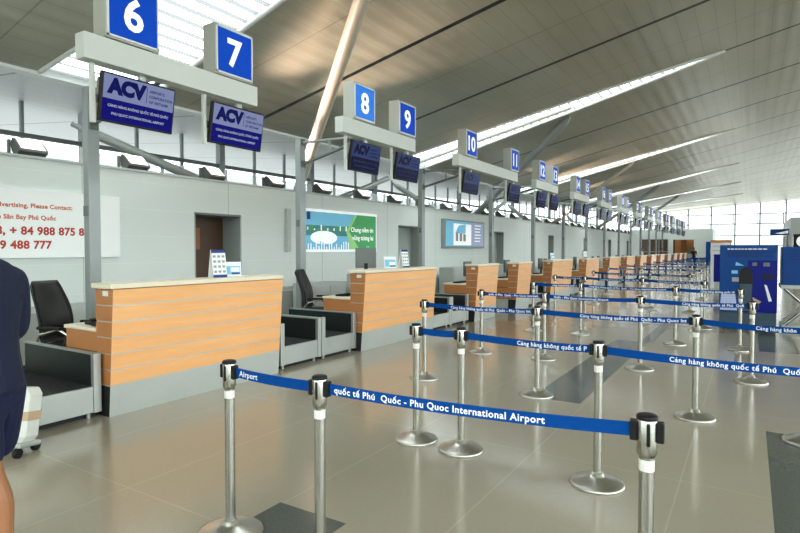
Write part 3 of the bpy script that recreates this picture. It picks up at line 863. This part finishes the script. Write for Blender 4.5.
make_chair((-6.2, 7.3, 0), math.radians(-65), 'black high-backed office chair behind the conveyors, beside the counter under signs 8 and 9')
for i in (5, 7, 9): make_chair((-6.15, cs[i][0]+1.0, 0), math.radians(-80), 'black office chair at the counter under signs %s' % under(i))

# ------------------------------------------------------------------ desk equipment
def monitor(x, y, rz, lab, up=0.):
    t = thing('monitor', lab, 'monitor', (x, y, .785), rz, 'computer monitors on the staff desks')
    h_ = MB().bbox(-.03, .02, -.17, .17, .12+up, .45+up, M_greydk, .01).build('housing', t)
    MB().box(-.032, -.03, -.155, .155, .135+up, .435+up, M_blackp).build('screen_glass', h_)
    MB().box(-.0, .03, -.03, .03, .01, .2+up, M_blackp).build('neck', t)
    MB().bbox(-.1, .12, -.12, .12, 0, .015, M_blackp, .004).build('stand', t)
def keyboard(x, y, lab):
    t = thing('keyboard', lab, 'keyboard', (x, y, .785), 0, 'keyboards on the staff desks')
    MB().bbox(-.08, .08, -.21, .21, 0, .022, M_blackp, .005).build('case', t)
    mb = MB()
    for i in range(4):
        for j in range(12): mb.box(-.065+i*.033, -.04+i*.033, -.195+j*.033, -.169+j*.033, .022, .029, M_blackp)
    mb.build('keys', t)
for i, (a, b) in enumerate(cs[:9]):
    keyboard(-5.3, a+.3, 'black keyboard on the staff desk of the counter under sign%s %s' % ('' if i in (2, 3) else 's', under(i)))
    if i == 0: continue
    s_ = '' if i in (2, 3) else 's'
    if i == 1: monitor(-5.36, 7.5, math.radians(-50), 'dark grey monitor seen from behind above the counter under signs 8 and 9', .29)
    else: monitor(-5.34, a+.75, 0, 'dark monitor on the staff desk of the counter under sign%s %s' % (s_, under(i)))
t = thing('desk_phone', 'small black telephone on the staff desk of the nearest counter', 'telephone', (-5.15, 2.93, .785), 0)
MB().bbox(-.07, .07, -.05, .05, 0, .04, M_blackp, .006).build('phone_body', t); MB().bbox(-.085, -.03, -.06, .06, .045, .07, M_blackp, .008).build('handset', t)
# papers and blue crate behind conveyors
t = tag(MB().bbox(-6.65, -6.3, 5.6, 6.25, 0, .70, M_cyan, .01).bbox(-6.63, -6.32, 5.62, 6.23, .70, .705, M_navy, .001).build('blue_carton'), 'pale blue and navy carton behind the left conveyor, beside the chair near counter 8', 'carton')
# counter-top displays
def aframe(x, y, z, h, w, rz, lab):
    t = thing('leaflet_stand', lab, 'leaflet stand', (x, y, z), rz, 'tall tent-shaped notices on the counter tops')
    d = .10
    mb = MB(); mb.add([(d/2, -w/2, 0), (d/2, w/2, 0), (.005, w/2, h), (.005, -w/2, h), (d/2-.005, -w/2, 0), (d/2-.005, w/2, 0), (0, w/2, h), (0, -w/2, h)], [(0,1,2,3), (7,6,5,4), (0,4,5,1), (1,5,6,2), (2,6,7,3), (3,7,4,0)], M_paper)
    def F(u, v): return (d/2+(.005-d/2)*v/h+.0015, u, v)
    def rect(u0, u1, v0, v1, m): mb.quad([F(u0, v0), F(u1, v0), F(u1, v1), F(u0, v1)], m)
    rect(-w/2, w/2, h-.035, h, M_navy); rect(-w/2, w/2, 0, .03, M_navy)
    for i in range(3):
        for j in range(4): rect(-w/2+.015+i*w/3.2, -w/2+.05+i*w/3.2, .05+j*.055, .075+j*.055, M_grprint)
    mb.build('front_sheet', t)
    MB().add([(-d/2, -w/2, 0), (-d/2, w/2, 0), (-.002, w/2, h), (-.002, -w/2, h), (-d/2-.005, -w/2, 0), (-d/2-.005, w/2, 0), (-.007, w/2, h), (-.007, -w/2, h)], [(0,1,2,3), (7,6,5,4), (0,4,5,1), (1,5,6,2), (2,6,7,3), (3,7,4,0)], M_paper).build('back_sheet', t)
def card(x, y, z, h, w, rz, lab):
    t = thing('counter_card', lab, 'notice card', (x, y, z), rz, 'small notice cards on the counter tops')
    tl = Matrix.Rotation(math.radians(-10), 4, 'Y')
    mb = MB().box(-.004, .004, -w/2, w/2, .0, h, M_paper, tl)
    mb.box(.004, .0055, -w/2+.012, w/2-.012, .02, h-.05, M_cyan, tl); mb.box(.0055, .0065, -.02, w/2-.02, .05, .1, M_paper, tl); mb.box(.0055, .0065, -.01, w/2-.02, .022, .042, M_navy, tl)
    mb.build('card_face', t); MB().box(-.06, .01, -w/2, w/2, 0, .006, M_paper).build('card_foot', t)
aframe(-4.93, 4.12, 1.197, .30, .17, math.radians(-8), 'tall white tent notice with navy bands on the nearest counter top')
card(-4.97, 4.36, 1.197, .165, .20, math.radians(-28), 'small white and pale blue card beside the tall notice on the nearest counter top')
card(-4.95, 7.62, 1.197, .19, .22, math.radians(-28), 'pale blue card on the counter top under signs 8 and 9, right of the monitor')
aframe(-4.93, 8.0, 1.197, .30, .17, math.radians(-8), 'tall white tent notice with blue head on the counter top under signs 8 and 9')
aframe(-5.0, 20.4, 1.197, .28, .2, math.radians(-28), 'white tent notice on the counter top under signs 14 and 15')
card(-5.0, 16.6, 1.197, .2, .15, math.radians(-28), 'thin white card on the counter top under signs 12 and 13')

# ------------------------------------------------------------------ blue display cube and stands on the right
t = thing('display_cube', 'large blue display block with small pictures, beyond the queue posts on the right', 'display stand', (-.03, 12.2, 0))
MB().bbox(-.455, .46, 0, .9, .335, 1.585, M_kiosk, .01).build('body', t)
MB().lathe([(.46, .0), (.47, .03), (.47, .06), (.45, .07)], M_dark, (0, .46, 0), 40).build('foot', t)
MB().bbox(-.45, .455, .01, .89, .07, .333, M_kbase, .01).build('base', t)
mb = MB(); K = lambda pts, m, o=.003: mb.quad([(a, -o, b) for a, b in pts], m)
K([(-.455+.33, .34), (.455, .34), (.455, 1.3), (.1, 1.2), (-.05, .9)], M_kiosk2, .002)
K([(.0, 1.3), (.455, 1.3), (.455, .34), (.0, .34)], M_kiosk2, .0025)
for i, (w, y) in enumerate(((.33, 1.50), (.40, 1.45), (.28, 1.41), (.36, 1.37))):
    x = -.33
    while x < -.33+w*1.9:
        l = random.uniform(.03, .07); K([(x, y), (x+l, y), (x+l, y+.018), (x, y+.018)], M_tvtxt2 if i else M_belt_txt, .004); x += l+.014
K([(-.2, 1.2), (-.06, 1.2), (-.19, 1.27)], M_cyan); K([(.07, 1.2), (.14, 1.2), (.14, 1.26), (.07, 1.26)], M_greydk); K([(.24, 1.19), (.34, 1.19), (.34, 1.26), (.24, 1.26)], M_greydk, .005)
K([(-.26, 1.05), (-.16, 1.05), (-.16, 1.11), (-.26, 1.11)], M_cyan); K([(-.25, .9), (-.14, .9), (-.14, .98), (-.25, .98)], M_grprint)
mb.add([(-.03+.11*math.cos(a*PI/10)*1., -.006, .98+.2*math.sin(a*PI/10)) for a in range(11)]+[(-.14, -.006, .75), (.08, -.006, .75)][::1], [tuple(list(range(11))+[11, 12])], M_dark)
K([(-.12, .36), (.06, .36), (.07, .86), (-.13, .86)], M_kbase, .0065)
K([(.26, .86), (.3, .84), (.38, .56), (.33, .55)], M_paper, .005); K([(.08, .62), (.22, .54), (.18, .5), (.1, .52)], M_tan, .005)
K([(-.44, .36), (-.16, .36), (-.2, .72), (-.42, .7)], M_lilac, .004)
K([(.22, .96), (.4, .96), (.4, 1.04), (.22, 1.04)], M_blackp, .005)
mb.build('printed_front', t)
t = thing('display_table', 'blue display stand on crossed steel legs, cut off by the right picture edge', 'display stand', (.50, 12.45, 0))
MB().bbox(0, 1.5, 0, .8, .85, 1.55, M_kiosk, .01).build('display_box', t)
MB().bbox(-.02, 1.52, -.02, .82, .78, .85, M_plinth, .01).build('frame_top', t)
for yy in (.05, .75):
    for a_, b_ in ((.05, .75), (.75, .05), (.75, 1.45)): MB().tube((a_, yy, .1), (b_, yy, .78), .03, M_steel2, 10).build('leg', t)
MB().bbox(0, 1.5, 0, .8, 0, .1, M_plinth, .01).build('frame_base', t)
mb = MB()
for i in range(4):
    x = .1
    while x < 1.3: l = random.uniform(.03, .09); mb.quad([(x, -.003, 1.47-.05*i), (x+l, -.003, 1.47-.05*i), (x+l, -.003, 1.485-.05*i), (x, -.003, 1.485-.05*i)], M_tvtxt2); x += l+.02
mb.build('printed_front', t)

t = thing('leaflet_kiosk', 'tall white kiosk with orange head, behind the blue display block', 'kiosk', (-1.31, 25, 0))
MB().bbox(0, .7, 0, .5, 0, 1.76, M_paper, .01).build('body', t); MB().bbox(-.01, .71, -.02, .52, 1.76, 1.87, M_orangew, .01).build('header', t)
mb = MB()
for z in (1.25, 1.45, 1.62): mb.box(.08, .6, -.012, 0, z, z+.02, M_grprint)
mb.build('shelf_lips', t)
t = thing('blue_stand', 'narrow deep blue stand between the white kiosk and the blue display block', 'display stand', (-1.14, 23.8, 0))
MB().bbox(0, .24, 0, .2, .3, 1.32, M_kiosk2, .01).build('panel', t); MB().bbox(.02, .22, .02, .18, 0, .3, M_plinth, .01).build('foot', t)
t = thing('tall_blue_banner', 'tall blue banner stand left of the white kiosk with orange head', 'banner stand', (-2.3, 38.9, 0))
MB().bbox(0, .38, 0, .08, .05, 1.98, M_kiosk, .01).build('banner', t); MB().bbox(-.05, .43, -.15, .25, 0, .05, M_steel2, .01).build('foot', t)
MB().ellipsoid((.3, -.005, 1.4), (.07, .01, .25), M_tan).build('printed_figure', t)
t = thing('check_in_kiosk', 'small pale machine beside the far wall end', 'machine', (-5.0, 58.0, 0))
MB().bbox(0, .7, 0, .6, 0, 1.1, M_grey, .03).build('body', t); MB().bbox(.1, .5, .1, .3, 1.1, 1.5, M_greydk, .03).build('screen', t)

# booth at the right, far
t = thing('service_booth', 'tall grey booth with dark windows at the right edge near the far glass front', 'booth', (2.0, 40, 0))
MB().box(0, 4.5, 0, 9, 2.4, 3.38, M_grey).box(0, 4.5, 0, 9, 0, .95, M_grey).box(0, .12, 0, .12, .95, 2.4, M_grey).box(0, .12, 8.8, 9, .95, 2.4, M_grey).box(4.3, 4.5, 0, 9, .95, 2.4, M_grey).box(.0, .1, 4.2, 4.5, .95, 2.4, M_grey).build('shell', t)
MB().box(.14, 4.3, .1, .16, .95, 2.4, M_dark).build('front_window', t); MB().box(.04, .08, .12, 8.8, .95, 2.4, M_greydk).build('side_window', t)
mb = MB().prism([(.62+.34*math.cos(a*PI/16), 1.98+.34*math.sin(a*PI/16)) for a in range(32)], 'y', -.05, 0, M_white)
mb.text('42', .26, lambda u, v: (.62+u, -.053, 1.89+v), M_orange, .008, align='CENTER'); mb.build('round_sign', t)
t = thing('hanging_sign', 'small blue and white sign sticking out from the grey booth', 'sign', (1.0, 40.5, 2.37), 0)
MB().bbox(0, .95, 0, .12, 0, .36, M_kiosk, .01).build('sign_box', t)
MB().quad([(.25, -.004, .1), (.55, -.004, .06), (.9, -.004, .1), (.9, -.004, .26), (.6, -.004, .18)], M_white).build('sign_print', t)

# ------------------------------------------------------------------ people
def skin_mesh(name, verts, edges, radii, material, parent, sub=2, root=0):
    me = bpy.data.meshes.new(name); me.from_pydata(verts, edges, []); me.materials.append(material)
    o = bpy.data.objects.new(name, me); COL.objects.link(o); o.parent = parent
    o.modifiers.new('skin', 'SKIN')
    for i, r in enumerate(radii):
        sv = me.skin_vertices[0].data[i]; sv.radius = r if isinstance(r, tuple) else (r, r); sv.use_root = (i == root)
    s = o.modifiers.new('sub', 'SUBSURF'); s.levels = s.render_levels = sub
    for p in me.polygons: p.use_smooth = True
    return o
def person(loc, rz, label, height=1.75, top=M_cloth, low=M_cloth2, shorts=True, name='person', hands=True, wide=0., sleeve=False, headf=0., step=0.):
    """faces local +Y; X is to the person's right"""
    k = height/1.75
    t = thing(name, label, 'person', loc, rz)
    t.scale = (k, k, k)
    hf = headf; hz = -.25*headf
    V = []; E = []; R = []
    def a(p, r, frm=None):
        V.append(p); R.append(r); i = len(V)-1
        if frm is not None: E.append((frm, i))
        return i
    pel = a((0, 0, .92), (.15, .105)); wa = a((0, .01, 1.08), (.13, .095), pel); ch = a((0, .0, 1.28), (.155, .11), wa); sh = a((0, -.01, 1.42), (.12, .08), ch)
    nk = a((0, hf*.5, 1.50+hz*.3), .052, sh); hd0 = a((0, .02+hf, 1.57+hz), (.062, .075), nk); hd1 = a((0, .025+hf, 1.655+hz), (.076, .092), hd0); a((0, .02+hf, 1.72+hz), (.055, .065), hd1)
    hnds = []
    for s_ in (-1, 1):
        sp = s_*step
        h = a((s_*(.09+wide*.2), 0, .86), (.085, .09), pel); kn = a((s_*(.095+wide*.6), .02*s_+.01+sp*.5, .49), (.056, .06), h)
        cf = a((s_*(.097+wide*.8), -.02+.02*s_+sp*.8, .34), (.056, .062), kn); an = a((s_*(.1+wide), -.03+sp, .09), (.033, .037), cf); hl = a((s_*(.1+wide), -.03+sp, .045), (.035, .04), an); a((s_*(.11+wide), .13+sp, .03), (.038, .026), hl)
        s1 = a((s_*.185, -.01, 1.40), (.058, .058), sh); el = a((s_*.235, .0, 1.12), (.04, .042), s1); wr = a((s_*.2, .21, 1.02), (.027, .024), el)
        pm = a((s_*.195, .28, 1.0), (.036, .018), wr); hnds.append((s_, pm))
    skin_mesh('body', V, E, R, M_skin, t)
    for s_, pm in hnds:
        vv = []; ee = []; r_ = []
        for f, (ox, ln) in enumerate(((-.028, .07), (-.009, .08), (.01, .075), (.027, .06))):
            b = len(vv); x = s_*.195+ox
            vv += [(x, .295, 1.0), (x, .295+ln*.5, .995), (x, .295+ln*.75, .975), (x*1.0, .295+ln*.8, .955)]
            ee += [(b, b+1), (b+1, b+2), (b+2, b+3)]; r_ += [.0095, .009, .0085, .007]
        b = len(vv); vv += [(s_*.17, .25, 1.0), (s_*.15, .28, .99), (s_*.145, .31, .975)]; ee += [(b, b+1), (b+1, b+2)]; r_ += [.012, .011, .009]
        if hands:
            o = skin_mesh('fingers', vv, ee, r_, M_skin, t, 1)
            for i in (0, 4, 8, 12, 16): o.data.skin_vertices[0].data[i].use_root = True
    # clothes: slightly larger shells
    V = []; E = []; R = []
    p0 = a((0, -.01, .80), (.185, .15)); pel = a((0, 0, .9), (.18, .145), p0); wa = a((0, .01, 1.08), (.158, .122), pel); ch = a((0, -.005, 1.28), (.172, .128), wa); sh = a((0, -.015, 1.41), (.13, .092), ch); a((0, hf*.35, 1.475), (.068, .075), sh)
    for s_ in (-1, 1):
        s1 = a((s_*.185, -.01, 1.40), (.072, .072), sh); u_ = a((s_*.225, -.0, 1.17), (.058, .06), s1)
        if sleeve:
            e_ = a((s_*.232, .02, 1.11), (.055, .056), u_); a((s_*.205, .18, 1.03), (.04, .038), e_)
    skin_mesh('shirt', V, E, R, top, t)
    V = []; E = []; R = []
    pel = a((0, -.01, 1.0), (.15, .118)); lowr = a((0, -.015, .86), (.16, .13), pel)
    for s_ in (-1, 1):
        h = a((s_*(.09+wide*.3), -.005, .78), (.1, .115), lowr); kk = a((s_*(.097+wide*.55), s_*step*.45, .48 if shorts else .45), (.086, .09), h)
        if not shorts: a((s_*.1, -.03+s_*step, .1), (.065, .07), kk)
    skin_mesh('shorts' if shorts else 'trousers', V, E, R, low, t)
    MB().ellipsoid((0, -.015+hf, 1.68+hz), (.09, .105, .095), M_hair).build('hair', t)
    MB().ellipsoid((0, .118+hf, 1.645+hz), (.012, .018, .02), M_skin).build('nose', t)
    for s_ in (-1, 1):
        MB().ellipsoid((s_*.03, .105+hf, 1.675+hz), (.013, .008, .007), M_paper).ellipsoid((s_*.03, .112+hf, 1.675+hz), (.006, .004, .006), M_hair).build('eye', t)
        MB().ellipsoid((s_*.082, .01+hf, 1.66+hz), (.012, .02, .03), M_skin).build('ear', t)
        MB().ellipsoid((s_*(.11+wide), .06+s_*step, .035), (.048, .14, .036), M_shoe).build('shoe', t)
    MB().ellipsoid((0, .108+hf, 1.61+hz), (.025, .008, .006), mat('lips', (150, 84, 72), .5)).build('mouth', t)
    return t
hd = math.atan(350/559)
# profile towards the left of the picture
person((-3.065, 1.205, 0), hd+PI/2, 'person in navy clothes with bare calves, standing cut off by the left edge', 1.69, sleeve=True, headf=.16, step=.1)
person((-4.2, 55.5, 0), math.radians(200), 'person in black clothes standing at the far end of the counters', 1.68, M_hair, M_hair, False, hands=False)
person((-6.2, 50.6, 0), math.radians(-90), 'person in dark clothes behind the far counters, in front of the brown alcove', 1.62, M_hair, M_hair, False, hands=False)
person((-7.0, 46, 0), math.radians(-90), 'person in pale shirt behind the far counters, near the dark office windows', 1.62, M_paper, M_hair, False, hands=False)

# ------------------------------------------------------------------ luggage at the left
t = thing('wrapped_suitcase', 'suitcase wrapped in clear plastic standing behind the person in navy', 'suitcase', (-4.585, 1.94, 0), math.radians(25))
Mr = Matrix.Rotation(math.radians(-10), 4, 'X') @ Matrix.Translation((0, 0, .06))
MB().bbox(-.15, .15, -.12, .10, .02, .42, M_wrap, .05, Mr).build('wrapped_shell', t, .01)
MB().bbox(-.155, .155, -.125, .105, .2, .235, M_tan, .05, Mr).build('tape_strap', t)
mb = MB().box(-.08, .06, -.123, -.12, .08, .17, M_paper, Mr).box(-.03, .1, -.126, -.123, .27, .38, M_paper, Mr); mb.build('paper_label', t)
MB().bbox(-.15, .15, -.12, .1, -.005, .03, M_plinth, .012, Mr).build('frame', t)
for sx in (-.12, .12):
    for sy in (-.09, .08): MB().tube((sx-.015, sy, .035), (sx+.015, sy, .035), .035, M_blackp, 14).build('wheel', t)

# ------------------------------------------------------------------ light
w = bpy.data.worlds.new('sky'); S.world = w; w.use_nodes = True
bg = w.node_tree.nodes['Background']; bg.inputs[0].default_value = (.92, .98, 1.0, 1)
wt = w.node_tree; tc = wt.nodes.new('ShaderNodeTexCoord'); sx = wt.nodes.new('ShaderNodeSeparateXYZ'); mr = wt.nodes.new('ShaderNodeValToRGB')
wt.links.new(tc.outputs['Generated'], sx.inputs[0]); wt.links.new(sx.outputs[2], mr.inputs[0])
mr.color_ramp.elements[0].position = .03; mr.color_ramp.elements[0].color = (.21, .21, .21, 1)
mr.color_ramp.elements[1].position = .9; mr.color_ramp.elements[1].color = (1, 1, 1, 1)
e_ = mr.color_ramp.elements.new(.25); e_.color = (.78, .78, .78, 1)
ms = wt.nodes.new('ShaderNodeMath'); ms.operation = 'MULTIPLY'; ms.inputs[1].default_value = 8.5
wt.links.new(mr.outputs[0], ms.inputs[0]); wt.links.new(ms.outputs[0], bg.inputs[1])
def spot(loc, tgt, power, color, size, blend=.9, r=.15):
    l = bpy.data.lights.new('uplight', 'SPOT'); l.energy = power; l.color = color; l.spot_size = math.radians(size); l.spot_blend = blend; l.shadow_soft_size = r
    o = bpy.data.objects.new('uplight', l); COL.objects.link(o); o.location = loc
    o.rotation_euler = (Vector(tgt)-Vector(loc)).to_track_quat('-Z', 'Y').to_euler()
for yy, pw, tx in ((7.6, 900, -4.9), (9.1, 700, -5.2), (14.7, 110, -5.4), (22.3, 450, -5.6), (25.4, 800, -5.2), (30.8, 650, -5.2), (36, 400, -5), (44, 400, -5), (52, 400, -5)):
    spot((-9.3, yy, 3.2), (tx+1.1, yy+.2, 5.75), pw*2.6, (1, .72, .58), 40)
S.view_settings.view_transform = 'Standard'; S.view_settings.look = 'None'; S.view_settings.gamma = 1; S.view_settings.use_curve_mapping = False
S.view_settings.exposure = 0.3
S.cycles.max_bounces = 8; S.cycles.diffuse_bounces = 4; S.cycles.glossy_bounces = 4; S.cycles.transparent_max_bounces = 12
